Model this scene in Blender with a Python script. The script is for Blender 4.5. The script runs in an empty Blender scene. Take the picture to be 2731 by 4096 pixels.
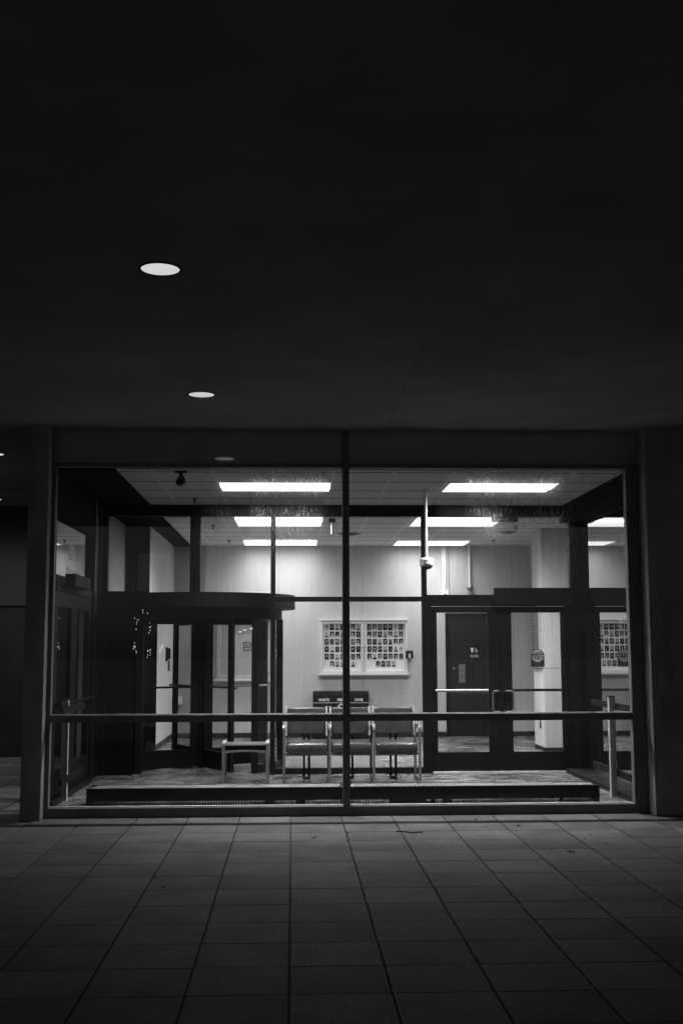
import bpy, math, random
from mathutils import Vector, Matrix
random.seed(7)
sc = bpy.context.scene
col = sc.collection
R = math.radians

# ------------------------------------------------------------------ materials (all neutral greys)
def newmat(name):
    m = bpy.data.materials.new(name); m.use_nodes = True
    nt = m.node_tree; nt.nodes.clear()
    out = nt.nodes.new('ShaderNodeOutputMaterial')
    return m, nt, out

def node(nt, typ, **kw):
    n = nt.nodes.new(typ)
    for k, v in kw.items():
        if k == 'op': n.operation = v
        else: n.inputs[int(k[1:]) if k[0] == 'i' and k[1:].isdigit() else k].default_value = v
    return n

def link(nt, a, b): nt.links.new(a, b)

def mth(nt, op, a, b=None, c=None, clamp=False):
    n = nt.nodes.new('ShaderNodeMath'); n.operation = op; n.use_clamp = clamp
    for i, v in enumerate((a, b, c)):
        if v is None: continue
        if hasattr(v, 'links'): nt.links.new(v, n.inputs[i])
        else: n.inputs[i].default_value = v
    return n.outputs[0]

def ramp(nt, fac, stops):
    n = nt.nodes.new('ShaderNodeValToRGB')
    e = n.color_ramp.elements
    while len(e) < len(stops): e.new(0.5)
    for k, (p, v) in enumerate(stops):
        e[k].position = p; e[k].color = (v, v, v, 1)
    nt.links.new(fac, n.inputs[0])
    return n.outputs[0]

def noise(nt, scale=(1, 1, 1), detail=5.0, rough=.6, coord='Object', size=1.0):
    tc = nt.nodes.new('ShaderNodeTexCoord')
    mp = nt.nodes.new('ShaderNodeMapping'); mp.inputs['Scale'].default_value = scale
    nt.links.new(tc.outputs[coord], mp.inputs[0])
    n = nt.nodes.new('ShaderNodeTexNoise')
    n.inputs['Scale'].default_value = size; n.inputs['Detail'].default_value = detail; n.inputs['Roughness'].default_value = rough
    nt.links.new(mp.outputs[0], n.inputs['Vector'])
    return n.outputs[0]

def grey(name, v, rough=.5, var=.25, scale=(6, 6, 6), spec=.4, metal=0.0, bump=0.0, bscale=(60, 60, 60)):
    m, nt, out = newmat(name)
    b = nt.nodes.new('ShaderNodeBsdfPrincipled')
    b.inputs['Roughness'].default_value = rough; b.inputs['Metallic'].default_value = metal
    b.inputs['Specular IOR Level'].default_value = spec
    nz = noise(nt, scale)
    link(nt, ramp(nt, nz, [(.3, v * (1 - var)), (.7, v * (1 + var))]), b.inputs['Base Color'])
    link(nt, ramp(nt, noise(nt, tuple(s * 1.7 for s in scale)), [(.3, rough * .85), (.7, min(1, rough * 1.15))]), b.inputs['Roughness'])
    if bump:
        bp = nt.nodes.new('ShaderNodeBump'); bp.inputs['Strength'].default_value = bump; bp.inputs['Distance'].default_value = .01
        link(nt, noise(nt, bscale), bp.inputs['Height']); link(nt, bp.outputs[0], b.inputs['Normal'])
    link(nt, b.outputs[0], out.inputs[0])
    return m

def emit(name, L, var=0.0, scale=(1, 1, 1), power=0, low=1.9, tube=0):
    m, nt, out = newmat(name)
    e = nt.nodes.new('ShaderNodeEmission')
    link(nt, ramp(nt, noise(nt, scale), [(.3, 1 - var), (.7, 1.0)]), e.inputs[0])
    if power:                      # prismatic lens: most of the light leaves straight down
        g = nt.nodes.new('ShaderNodeNewGeometry'); d = nt.nodes.new('ShaderNodeVectorMath'); d.operation = 'DOT_PRODUCT'
        link(nt, g.outputs['Incoming'], d.inputs[0]); link(nt, g.outputs['Normal'], d.inputs[1])
        k = mth(nt, 'MULTIPLY', mth(nt, 'POWER', mth(nt, 'ABSOLUTE', d.outputs['Value']), power), L)
        if tube:                   # two tubes close together behind the lens: the beam comes from the middle strip
            tc = nt.nodes.new('ShaderNodeTexCoord'); sp = nt.nodes.new('ShaderNodeSeparateXYZ'); link(nt, tc.outputs['Object'], sp.inputs[0])
            k = mth(nt, 'MULTIPLY', k, mth(nt, 'MULTIPLY', mth(nt, 'LESS_THAN', mth(nt, 'ABSOLUTE', sp.outputs[1]), tube), .36 / tube))
        link(nt, mth(nt, 'ADD', k, low), e.inputs[1])
    else: e.inputs[1].default_value = L
    link(nt, e.outputs[0], out.inputs[0])
    return m

def glass(name, tint=.93, dirt=0.0, f0=.04, rough=0.0):
    """thin pane: both faces' Fresnel reflection over clear transmission, optional dirt and halo film"""
    m, nt, out = newmat(name)
    g = nt.nodes.new('ShaderNodeNewGeometry')
    d = nt.nodes.new('ShaderNodeVectorMath'); d.operation = 'DOT_PRODUCT'
    link(nt, g.outputs['Incoming'], d.inputs[0]); link(nt, g.outputs['Normal'], d.inputs[1])
    c = mth(nt, 'ABSOLUTE', d.outputs['Value'])
    om = mth(nt, 'SUBTRACT', 1.0, c, clamp=True)
    p5 = mth(nt, 'POWER', om, 5.0)
    F = mth(nt, 'MULTIPLY_ADD', p5, 1 - f0, f0)
    R2 = mth(nt, 'DIVIDE', mth(nt, 'MULTIPLY', F, 2.0), mth(nt, 'ADD', F, 1.0))
    tr = nt.nodes.new('ShaderNodeBsdfTransparent'); tr.inputs[0].default_value = (tint, tint, tint, 1)
    gl = nt.nodes.new('ShaderNodeBsdfGlossy'); gl.inputs['Roughness'].default_value = rough
    gl.inputs[0].default_value = (1, 1, 1, 1)
    mx = nt.nodes.new('ShaderNodeMixShader'); link(nt, R2, mx.inputs[0])
    link(nt, tr.outputs[0], mx.inputs[1]); link(nt, gl.outputs[0], mx.inputs[2])
    last = mx.outputs[0]
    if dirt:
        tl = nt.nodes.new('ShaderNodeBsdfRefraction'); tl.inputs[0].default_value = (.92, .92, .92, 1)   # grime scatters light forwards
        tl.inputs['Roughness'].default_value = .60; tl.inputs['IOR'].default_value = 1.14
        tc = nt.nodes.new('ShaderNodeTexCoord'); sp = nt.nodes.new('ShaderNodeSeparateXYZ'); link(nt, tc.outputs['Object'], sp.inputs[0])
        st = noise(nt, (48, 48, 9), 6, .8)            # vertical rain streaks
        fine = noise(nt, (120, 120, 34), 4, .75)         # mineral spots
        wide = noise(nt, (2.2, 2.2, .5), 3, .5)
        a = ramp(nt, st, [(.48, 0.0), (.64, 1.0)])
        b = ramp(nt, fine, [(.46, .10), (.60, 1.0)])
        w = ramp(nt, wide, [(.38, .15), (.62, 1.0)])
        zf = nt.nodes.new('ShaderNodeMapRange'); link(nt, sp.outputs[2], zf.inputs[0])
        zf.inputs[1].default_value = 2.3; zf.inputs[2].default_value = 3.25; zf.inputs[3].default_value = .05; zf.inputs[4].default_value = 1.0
        xm = None                                      # grime kept round each light so its film reads as a halo
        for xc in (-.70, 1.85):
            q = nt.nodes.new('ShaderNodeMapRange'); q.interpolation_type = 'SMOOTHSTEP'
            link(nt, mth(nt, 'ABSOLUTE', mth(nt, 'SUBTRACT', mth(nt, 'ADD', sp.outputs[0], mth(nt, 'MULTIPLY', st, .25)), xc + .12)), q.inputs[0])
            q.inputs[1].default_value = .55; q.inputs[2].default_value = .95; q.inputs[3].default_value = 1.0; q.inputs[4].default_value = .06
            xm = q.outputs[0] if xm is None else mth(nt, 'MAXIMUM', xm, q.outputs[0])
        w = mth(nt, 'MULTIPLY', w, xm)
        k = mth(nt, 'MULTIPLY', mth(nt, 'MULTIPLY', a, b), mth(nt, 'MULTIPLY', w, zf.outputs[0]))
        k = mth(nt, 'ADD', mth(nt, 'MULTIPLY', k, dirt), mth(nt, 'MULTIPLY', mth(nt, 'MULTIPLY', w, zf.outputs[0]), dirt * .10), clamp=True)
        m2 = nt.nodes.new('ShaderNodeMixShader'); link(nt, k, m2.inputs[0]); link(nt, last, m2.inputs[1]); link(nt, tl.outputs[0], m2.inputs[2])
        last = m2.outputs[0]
    link(nt, last, out.inputs[0])
    return m

def wallmat(name, v, seams=()):
    """plastered / wrapped wall panel with faint vertical drag marks, stains and panel seams at world X"""
    m, nt, out = newmat(name)
    b = nt.nodes.new('ShaderNodeBsdfPrincipled'); b.inputs['Roughness'].default_value = .75; b.inputs['Specular IOR Level'].default_value = .2
    s = ramp(nt, noise(nt, (30, 30, .7), 6, .65), [(.3, .86), (.7, 1.04)])
    c = ramp(nt, noise(nt, (1.1, 1.1, .8), 5, .6), [(.3, .90), (.7, 1.06)])
    f = ramp(nt, noise(nt, (90, 90, 60), 3, .6), [(.3, .95), (.7, 1.05)])
    k = mth(nt, 'MULTIPLY', mth(nt, 'MULTIPLY', s, c), mth(nt, 'MULTIPLY', f, v))
    tc = nt.nodes.new('ShaderNodeTexCoord'); sp = nt.nodes.new('ShaderNodeSeparateXYZ'); link(nt, tc.outputs['Object'], sp.inputs[0])
    for x in seams:
        dd = mth(nt, 'ABSOLUTE', mth(nt, 'SUBTRACT', sp.outputs[0], x))
        k = mth(nt, 'MULTIPLY', k, mth(nt, 'MULTIPLY_ADD', mth(nt, 'LESS_THAN', dd, .004), -.45, 1.0))
    link(nt, k, b.inputs['Base Color'])
    bp = nt.nodes.new('ShaderNodeBump'); bp.inputs['Strength'].default_value = .15; bp.inputs['Distance'].default_value = .004
    link(nt, noise(nt, (160, 160, 100), 3), bp.inputs['Height']); link(nt, bp.outputs[0], b.inputs['Normal'])
    link(nt, b.outputs[0], out.inputs[0])
    return m

def brickfloor(name):
    m, nt, out = newmat(name)
    b = nt.nodes.new('ShaderNodeBsdfPrincipled')
    tc = nt.nodes.new('ShaderNodeTexCoord')
    br = nt.nodes.new('ShaderNodeTexBrick')
    br.inputs['Scale'].default_value = 1.0; br.inputs['Brick Width'].default_value = .21; br.inputs['Row Height'].default_value = .105
    br.inputs['Mortar Size'].default_value = .006; br.inputs['Mortar Smooth'].default_value = .3; br.inputs['Bias'].default_value = -.1
    br.inputs['Color1'].default_value = (.06, .06, .06, 1); br.inputs['Color2'].default_value = (.30, .30, .30, 1); br.inputs['Mortar'].default_value = (.22, .22, .22, 1)
    link(nt, tc.outputs['Object'], br.inputs['Vector'])
    stain = ramp(nt, noise(nt, (1.6, 1.6, 1.6), 6, .7), [(.36, .42), (.64, 1.12)])
    mixn = nt.nodes.new('ShaderNodeMix'); mixn.data_type = 'RGBA'; mixn.blend_type = 'MULTIPLY'; mixn.inputs[0].default_value = 1.0
    link(nt, br.outputs['Color'], mixn.inputs[6]); link(nt, stain, mixn.inputs[7])
    link(nt, mixn.outputs[2], b.inputs['Base Color'])
    link(nt, ramp(nt, noise(nt, (3, 3, 3), 6, .7), [(.38, .12), (.62, .45)]), b.inputs['Roughness'])
    h = mth(nt, 'SUBTRACT', mth(nt, 'MULTIPLY', noise(nt, (14, 14, 14), 5, .7), .5), mth(nt, 'MULTIPLY', br.outputs['Fac'], 1.0))
    bp = nt.nodes.new('ShaderNodeBump'); bp.inputs['Strength'].default_value = .40; bp.inputs['Distance'].default_value = .004
    link(nt, h, bp.inputs['Height']); link(nt, bp.outputs[0], b.inputs['Normal'])
    link(nt, b.outputs[0], out.inputs[0])
    return m

def slabmat(name):
    """concrete paving slabs; tint per slab comes from the mesh island"""
    m, nt, out = newmat(name)
    b = nt.nodes.new('ShaderNodeBsdfPrincipled'); b.inputs['Roughness'].default_value = .8; b.inputs['Specular IOR Level'].default_value = .3
    g = nt.nodes.new('ShaderNodeNewGeometry')
    isl = mth(nt, 'MULTIPLY_ADD', g.outputs['Random Per Island'], .42, .79)
    a = ramp(nt, noise(nt, (2.5, 2.5, 2.5), 6, .65), [(.32, .66), (.68, 1.22)])
    f = ramp(nt, noise(nt, (42, 42, 42), 6, .8), [(.34, .45), (.66, 1.6)])
    sp = ramp(nt, noise(nt, (38, 38, 38), 2, .5), [(.66, 1.0), (.74, .55)])
    k = mth(nt, 'MULTIPLY', mth(nt, 'MULTIPLY', a, f), mth(nt, 'MULTIPLY', isl, mth(nt, 'MULTIPLY', sp, .125)))
    link(nt, k, b.inputs['Base Color'])
    bp = nt.nodes.new('ShaderNodeBump'); bp.inputs['Strength'].default_value = .6; bp.inputs['Distance'].default_value = .004
    link(nt, noise(nt, (90, 90, 90), 5, .7), bp.inputs['Height']); link(nt, bp.outputs[0], b.inputs['Normal'])
    link(nt, b.outputs[0], out.inputs[0])
    return m

M = {}
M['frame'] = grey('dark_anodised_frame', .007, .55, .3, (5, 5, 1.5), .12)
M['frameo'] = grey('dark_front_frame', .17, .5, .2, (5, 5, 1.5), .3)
M['black'] = grey('black_paint', .008, .6, .3, (4, 4, 4), .12)
M['soffit'] = grey('dark_soffit_board', .30, .85, .18, (1.2, 1.2, 1.2), .2, bump=.2)
M['spandrel'] = grey('black_spandrel_glass', .50, .04, .1, (2, 2, 2), .5, .25)
M['pier'] = grey('dark_stone_pier', .33, .7, .35, (3, 3, 1.2), .3, bump=.3)
M['outer'] = grey('dark_outer_wall', .05, .8, .25, (2, 2, 2), .2)
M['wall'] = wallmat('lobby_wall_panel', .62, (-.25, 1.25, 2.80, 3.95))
M['wall2'] = wallmat('darker_lobby_wall', .36)  # darker tone of the lobby wall
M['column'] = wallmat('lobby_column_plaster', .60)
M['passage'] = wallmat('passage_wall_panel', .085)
M['tile'] = grey('ceiling_tile', .88, .9, .06, (30, 30, 30), .1, bump=.4, bscale=(140, 140, 140))
M['tbar'] = grey('ceiling_grid_bar', .95, .4, .05, (3, 3, 3), .4)
M['tgap'] = grey('ceiling_tile_gap', .06, .9, .1, (3, 3, 3), .1)
M['floor'] = brickfloor('brick_paver_floor')
M['slab'] = slabmat('concrete_paving_slab')
M['sjoint'] = grey('soffit_joint', .20, .9, .1, (4, 4, 4), .1)
M['outer_ground'] = grey('pale_bounce_ground', .30, .9, .2, (3, 3, 3), .2)  # unseen outer ground, kept pale to bounce sky light under the soffit
M['bed'] = grey('dark_joint_sand', .035, .95, .4, (30, 30, 30), .1)
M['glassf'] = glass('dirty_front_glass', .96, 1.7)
M['glass'] = glass('clear_glass', .94, .0)
M['glassr'] = glass('reflective_side_glass', .80, .0, .25)
M['glassd'] = glass('revolving_door_glass', .86, .0)
M['metal'] = grey('brushed_metal', .34, .45, .12, (8, 8, 40), .5, 1.0)
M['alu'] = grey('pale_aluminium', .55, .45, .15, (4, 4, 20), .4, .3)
M['bulb'] = grey('gloss_black_shell', .012, .15, .2, (8, 8, 8), .5)
M['white'] = grey('white_paint', .72, .45, .06, (6, 6, 6), .4)
M['paper'] = grey('white_board', .86, .8, .03, (5, 5, 5), .2)
M['wood'] = grey('worn_wood_frame', .12, .38, .35, (30, 30, 5), .45)
M['woodl'] = grey('pale_wood_edge', .34, .45, .25, (30, 30, 5), .4)
M['vinyl'] = grey('dark_vinyl', .035, .30, .35, (9, 9, 9), .55, bump=.25, bscale=(14, 14, 14))
M['text'] = grey('white_lettering', .90, .6, .04, (20, 20, 20), .2)
M['doorpaint'] = grey('dark_door_paint', .009, .45, .35, (3, 3, 1.5), .4)
M['plate'] = grey('worn_steel_plate', .22, .4, .3, (12, 12, 12), .4, .4)
M['base'] = grey('black_baseboard', .02, .5, .2, (5, 5, 5), .3)
M['mat'] = grey('entrance_mat_fibre', .10, .95, .2, (50, 50, 50), .1)
M['bin'] = grey('black_bin_plastic', .008, .6, .25, (6, 6, 6), .1)
M['lens'] = emit('lit_fixture_diffuser', 104.0, .05, (3, 3, 3), 3.5, 1.9, .09)
M['lensm'] = emit('wide_fixture_diffuser', 108.0, .05, (3, 3, 3), 1.6, 1.9, .18)
M['lensb'] = emit('dim_fixture_diffuser', 22.0, .05, (3, 3, 3), 2.5)
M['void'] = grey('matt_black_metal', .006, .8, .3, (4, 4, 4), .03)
M['downp'] = emit('passage_downlight_lens', 180., .08, (8, 8, 8), 5, .72)
M['down'] = emit('lit_downlight_lens', 22., .08, (8, 8, 8), 5, .60)
M['glint'] = emit('painted_glint', .7, .3, (20, 20, 20))
M['leaf'] = grey('dry_leaf', .035, .8, .5, (30, 30, 30), .2)
M['leafpale'] = grey('pale_dry_leaf', .22, .8, .4, (30, 30, 30), .2)
M['grey'] = grey('mid_grey_print', .30, .7, .2, (10, 10, 10), .3)
M['ph_black'] = grey('photo_black', .010, .6, .2, (20, 20, 20), .1)
M['ph_dark'] = grey('photo_dark', .032, .6, .3, (20, 20, 20), .1)
M['ph_mid'] = grey('photo_mid', .13, .6, .2, (20, 20, 20), .1)
M['ph_light'] = grey('photo_light', .42, .35, .12, (20, 20, 20), .4)
M['ph_pale'] = grey('photo_pale', .66, .35, .08, (20, 20, 20), .4)

# ------------------------------------------------------------------ mesh builder
class MB:
    def __init__(s): s.v = []; s.f = []; s.mi = []; s.mats = []; s.smooth = []
    def _m(s, m):
        if m not in s.mats: s.mats.append(m)
        return s.mats.index(m)
    def add(s, vs, fs, m, smooth=False):
        o = len(s.v); s.v += [tuple(v) for v in vs]; k = s._m(m)
        for f in fs: s.f.append([o + i for i in f]); s.mi.append(k); s.smooth.append(smooth)
        return s
    def box(s, x0, x1, y0, y1, z0, z1, m):
        v = [(x, y, z) for z in (z0, z1) for y in (y0, y1) for x in (x0, x1)]
        return s.add(v, [(0, 2, 3, 1), (4, 5, 7, 6), (0, 1, 5, 4), (2, 6, 7, 3), (0, 4, 6, 2), (1, 3, 7, 5)], m)
    def quad(s, a, b, c, d, m): return s.add([a, b, c, d], [(0, 1, 2, 3)], m)
    def cyl(s, p0, p1, r0, m, r1=None, n=16, cap=True):
        r1 = r0 if r1 is None else r1
        p0, p1 = Vector(p0), Vector(p1); d = (p1 - p0).normalized()
        a = d.orthogonal().normalized(); b = d.cross(a)
        vs = []
        for p, r in ((p0, r0), (p1, r1)):
            for i in range(n):
                t = 2 * math.pi * i / n; vs.append(p + a * (r * math.cos(t)) + b * (r * math.sin(t)))
        fs = [(i, (i + 1) % n, n + (i + 1) % n, n + i) for i in range(n)]
        s.add(vs, fs, m, True)
        if cap:
            s.add(vs[:n], [tuple(range(n))[::-1]], m); s.add(vs[n:], [tuple(range(n))], m)
        return s
    def lathe(s, cx, cy, prof, m, n=28):
        vs = []; fs = []
        for (r, z) in prof:
            for i in range(n):
                t = 2 * math.pi * i / n; vs.append((cx + r * math.cos(t), cy + r * math.sin(t), z))
        for k in range(len(prof) - 1):
            for i in range(n): fs.append((k * n + i, k * n + (i + 1) % n, (k + 1) * n + (i + 1) % n, (k + 1) * n + i))
        return s.add(vs, fs, m, True)
    def tube(s, pts, r, m, n=10):
        for a, b in zip(pts[:-1], pts[1:]): s.cyl(a, b, r, m, n=n)
        return s
    def poly(s, pts, m): return s.add(pts, [tuple(range(len(pts)))], m)
    def ell(s, cx, y, cz, rx, rz, m, n=12):     # flat ellipse facing -Y
        return s.poly([(cx + rx * math.cos(2 * math.pi * i / n), y, cz + rz * math.sin(2 * math.pi * i / n)) for i in range(n)], m)
    def ball(s, c, rx, ry, rz, m, n=12, k=8):
        vs = []; fs = []
        for j in range(k + 1):
            ph = math.pi * j / k
            for i in range(n):
                t = 2 * math.pi * i / n
                vs.append((c[0] + rx * math.sin(ph) * math.cos(t), c[1] + ry * math.sin(ph) * math.sin(t), c[2] + rz * math.cos(ph)))
        for j in range(k):
            for i in range(n): fs.append((j * n + i, (j + 1) * n + i, (j + 1) * n + (i + 1) % n, j * n + (i + 1) % n))
        return s.add(vs, fs, m, True)
    def build(s, name, parent=None, bevel=0.0, loc=None):
        me = bpy.data.meshes.new(name)
        vs = s.v
        if loc is not None: vs = [tuple(Vector(v) - Vector(loc)) for v in vs]
        me.from_pydata(vs, [], s.f)
        for m in s.mats: me.materials.append(M[m])
        for p, k, sm in zip(me.polygons, s.mi, s.smooth): p.material_index = k; p.use_smooth = sm
        me.update()
        o = bpy.data.objects.new(name, me); col.objects.link(o)
        if loc is not None: o.location = loc
        if parent is not None: o.parent = parent
        if bevel:
            b = o.modifiers.new('bevel', 'BEVEL'); b.width = bevel; b.segments = 2; b.limit_method = 'ANGLE'
        return o

def tag(o, label, cat, group=None, kind=None):
    if label: o['label'] = label
    if cat: o['category'] = cat
    if group: o['group'] = group
    if kind: o['kind'] = kind
    return o

def thing(name, label, cat, loc=(0, 0, 0), group=None):
    """Empty at the thing's base; parts are built in world coordinates and re-based by part()"""
    o = bpy.data.objects.new(name, None); col.objects.link(o); o.location = loc
    o.empty_display_size = .1
    return tag(o, label, cat, group)

def part(mb, name, parent, bevel=0.0, label=None):
    """child mesh whose vertices are given in world coordinates"""
    p = parent; off = Vector((0, 0, 0))
    while p is not None: off += Vector(p.location); p = p.parent
    mb.v = [tuple(Vector(v) - off) for v in mb.v]
    o = mb.build(name, parent, bevel)
    if label: o['label'] = label
    return o

def textmb(s, size, m, place, bold=0.0, align='CENTER', depth=0.0, mb=None):
    """lettering turned into mesh; place maps (u, v) of the text plane to a 3D point"""
    cu = bpy.data.curves.new('lettering', 'FONT'); cu.body = s; cu.size = size; cu.align_x = align; cu.offset = bold
    cu.resolution_u = 3; cu.extrude = 0
    ob = bpy.data.objects.new('lettering', cu); col.objects.link(ob)
    dg = bpy.context.evaluated_depsgraph_get()
    me = bpy.data.meshes.new_from_object(ob.evaluated_get(dg))
    mb = mb or MB()
    mb.add([place(v.co.x, v.co.y) for v in me.vertices], [tuple(p.vertices) for p in me.polygons], m)
    bpy.data.objects.remove(ob); bpy.data.curves.remove(cu); bpy.data.meshes.remove(me)
    return mb

# ------------------------------------------------------------------ measures (metres)
GY = 11.70           # front glass wall
PY = 14.85           # inner glass partition
BY = 20.80           # lobby back wall
FZ = .075            # inside floor
CZ = 3.46            # inside ceiling
SZ = 3.85            # soffit over the pavement

# ------------------------------------------------------------------ ground
mb = MB(); mb.quad((-150, -150, -.04), (150, -150, -.04), (150, 150, -.04), (-150, 150, -.04), 'outer_ground')
tag(mb.build('ground'), None, None, kind='structure')
mb = MB(); pit = .494; mb.quad((-12.9, -3.1, -.012), (13.3, -3.1, -.012), (13.3, 19.6, -.012), (-12.9, 19.6, -.012), 'bed')
rs = random.Random(3)
for i in range(-26, 27):
    for j in range(-27, 19):
        x0 = -.012 + i * pit; y0 = 10.213 + j * pit * .995
        if y0 > 11.6 and -2.4 < x0 < 3.4: continue
        g = .0050 + rs.random() * .0015
        dz = [rs.gauss(0, .0004) for _ in range(4)]; h = rs.gauss(0, .0004)
        a, b, c, d = x0 + g, x0 + pit - g, y0 + g, y0 + pit - g
        v = [(a, c, h + dz[0]), (b, c, h + dz[1]), (b, d, h + dz[2]), (a, d, h + dz[3]), (a, c, -.03), (b, c, -.03), (b, d, -.03), (a, d, -.03)]
        mb.add(v, [(0, 1, 2, 3), (0, 4, 5, 1), (1, 5, 6, 2), (2, 6, 7, 3), (3, 7, 4, 0)], 'slab')
tag(mb.build('pavement'), None, None, kind='structure')
mb = MB(); mb.box(-2.47, 6.8, 11.80, 21.2, -.01, FZ, 'floor')
tag(mb.build('floor'), None, None, kind='structure')

# ------------------------------------------------------------------ the building shell
B = thing('building', 'dark building with a wide black soffit over a lit glass lobby entrance', 'building')
mb = MB()
mb.box(-14, 14, 2.2, 24, SZ, SZ + .4, 'soffit')
mb.box(.95, .958, 8.2, GY - .01, SZ - .003, SZ - .0005, 'sjoint')
part(mb, 'soffit', B)
mb = MB(); mb.box(-2.6, 3.56, GY + .07, GY + .22, CZ + .045, SZ, 'spandrel'); part(mb, 'spandrel_panel', B)
mb = MB(); mb.box(-2.61, -2.415, GY - .16, GY + .16, 0, SZ, 'pier'); part(mb, 'pier', B, .006)
mb = MB(); mb.box(3.545, 14, GY - .22, GY + .16, 0, SZ, 'pier'); part(mb, 'pier', B, .012)
mb = MB()
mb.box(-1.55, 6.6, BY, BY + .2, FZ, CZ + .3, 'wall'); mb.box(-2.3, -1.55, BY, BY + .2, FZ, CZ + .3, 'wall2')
w = part(mb, 'back_wall', B)
mb = MB(); mb.box(-2.10, 2.72, BY - .012, BY, FZ, FZ + .085, 'base'); mb.box(3.70, 6.6, BY - .012, BY, FZ, FZ + .085, 'base')
part(mb, 'baseboard', w)
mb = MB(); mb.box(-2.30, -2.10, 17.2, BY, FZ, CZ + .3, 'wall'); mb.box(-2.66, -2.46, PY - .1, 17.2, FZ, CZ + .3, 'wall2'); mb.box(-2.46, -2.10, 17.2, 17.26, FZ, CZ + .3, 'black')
w = part(mb, 'side_wall', B)
mb = MB(); mb.box(-2.10, -2.088, 17.27, BY - .013, FZ, FZ + .085, 'base'); part(mb, 'baseboard', w)
mb = MB(); mb.box(6.6, 6.8, PY, BY + .2, FZ, CZ + .3, 'wall2'); part(mb, 'side_wall', B)
mb = MB(); mb.box(3.72, 14, PY, PY + .2, 0, SZ, 'outer'); part(mb, 'outer_wall', B)
mb = MB(); mb.box(3.815, 4.55, 17.72, 18.45, FZ, CZ, 'column'); cl = part(mb, 'column', B)
mb = MB(); mb.box(3.803, 4.56, 17.708, 18.46, FZ, FZ + .06, 'base'); part(mb, 'baseboard', cl)
mb = MB(); mb.box(3.808, 3.815, 17.98, 18.06, .40, .55, 'black'); mb.box(3.804, 3.808, 18.0, 18.04, .50, .53, 'white'); part(mb, 'wall_socket', cl)
mb = MB(); mb.box(3.8149, 4.551, 17.7185, 17.7199, 1.32, 1.328, 'tgap'); part(mb, 'panel_joint', cl)
# inside ceiling: tiles, bright T bars along the room, dark gaps across it
mb = MB()
mb.box(-1.80, 3.47, 11.83, 20.9, CZ, CZ + .05, 'tile'); mb.box(3.47, 6.6, PY, 20.9, CZ, CZ + .05, 'tile')
k = -1
for k in range(-1, 12):
    x = -.825 + .6285 * k
    if x < 3.4 or True:
        y0 = 11.84 if x < 3.4 else PY + .1
        if -1.78 < x < 6.5: mb.box(x - .013, x + .013, y0, 20.79, CZ - .004, CZ - .0005, 'tbar')
for k in range(0, 13):
    y = 11.993 + .7115 * k
    if y > 20.7: break
    x1 = 3.46 if y < PY + .2 else 6.59
    mb.box(-1.79, x1, y - .010, y + .010, CZ - .003, CZ - .0003, 'tgap')
part(mb, 'ceiling', B)
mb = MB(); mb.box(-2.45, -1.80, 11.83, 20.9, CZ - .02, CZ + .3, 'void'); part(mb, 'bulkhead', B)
mb = MB(); mb.box(3.47, 3.78, 11.83, PY + .1, CZ - .21, CZ + .3, 'void'); part(mb, 'bulkhead', B)

# passage at the left: lit panel above a dark recessed wall
P = thing('passage_wall', 'far wall past the left pier, dark below with a pale panel above', 'wall', (-6, 18.2, 0))
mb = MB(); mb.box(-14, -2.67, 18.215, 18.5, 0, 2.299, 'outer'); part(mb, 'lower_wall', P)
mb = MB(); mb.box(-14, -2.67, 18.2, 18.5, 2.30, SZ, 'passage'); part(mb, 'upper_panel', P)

# ------------------------------------------------------------------ front glass wall
G = thing('glass_front', 'tall front window wall in thin black frames facing the pavement', 'window wall', (.5, GY, 0))
def fpart(name, *boxes, m='frameo', bevel=.004):
    mb = MB()
    for b in boxes: mb.box(*b, m)
    return part(mb, name, G, bevel)
fpart('post', (-2.413, -2.375, GY, GY + .1, .094, 3.503))
fpart('post', (3.408, 3.543, GY, GY + .1, .094, 3.503))
fpart('mullion', (.503, .572, GY - .02, GY + .1, .094, SZ - .003))
fpart('sill', (-2.413, 3.543, GY, GY + .10, 0, .092))
fpart('head', (-2.374, .502, GY + .003, GY + .08, 3.4625, 3.505))
fpart('head', (.573, 3.407, GY + .003, GY + .08, 3.4625, 3.505))
fpart('rail', (-2.40, .502, GY - .005, GY + .075, .918, .988))
fpart('rail', (.573, 3.43, GY - .005, GY + .075, .918, .988))
fpart('lit_line_strip', (-2.374, .502, GY + .046, GY + .098, .0925, .102), m='alu', bevel=0)  # pale strips painting the bright lit line along sill and rail
fpart('lit_line_strip', (.573, 3.407, GY + .046, GY + .098, .0925, .102), m='alu', bevel=0)
fpart('lit_line_strip', (-2.374, .502, GY + .046, GY + .073, .9885, .996), m='alu', bevel=0)
fpart('lit_line_strip', (.573, 3.407, GY + .046, GY + .073, .9885, .996), m='alu', bevel=0)
for x0, x1 in ((-2.374, .502), (.573, 3.407)):
    for z0, z1 in ((.103, .917), (.997, 3.462)):
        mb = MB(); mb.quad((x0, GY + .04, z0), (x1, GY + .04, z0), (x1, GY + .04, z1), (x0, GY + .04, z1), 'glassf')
        part(mb, 'pane', G)

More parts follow.
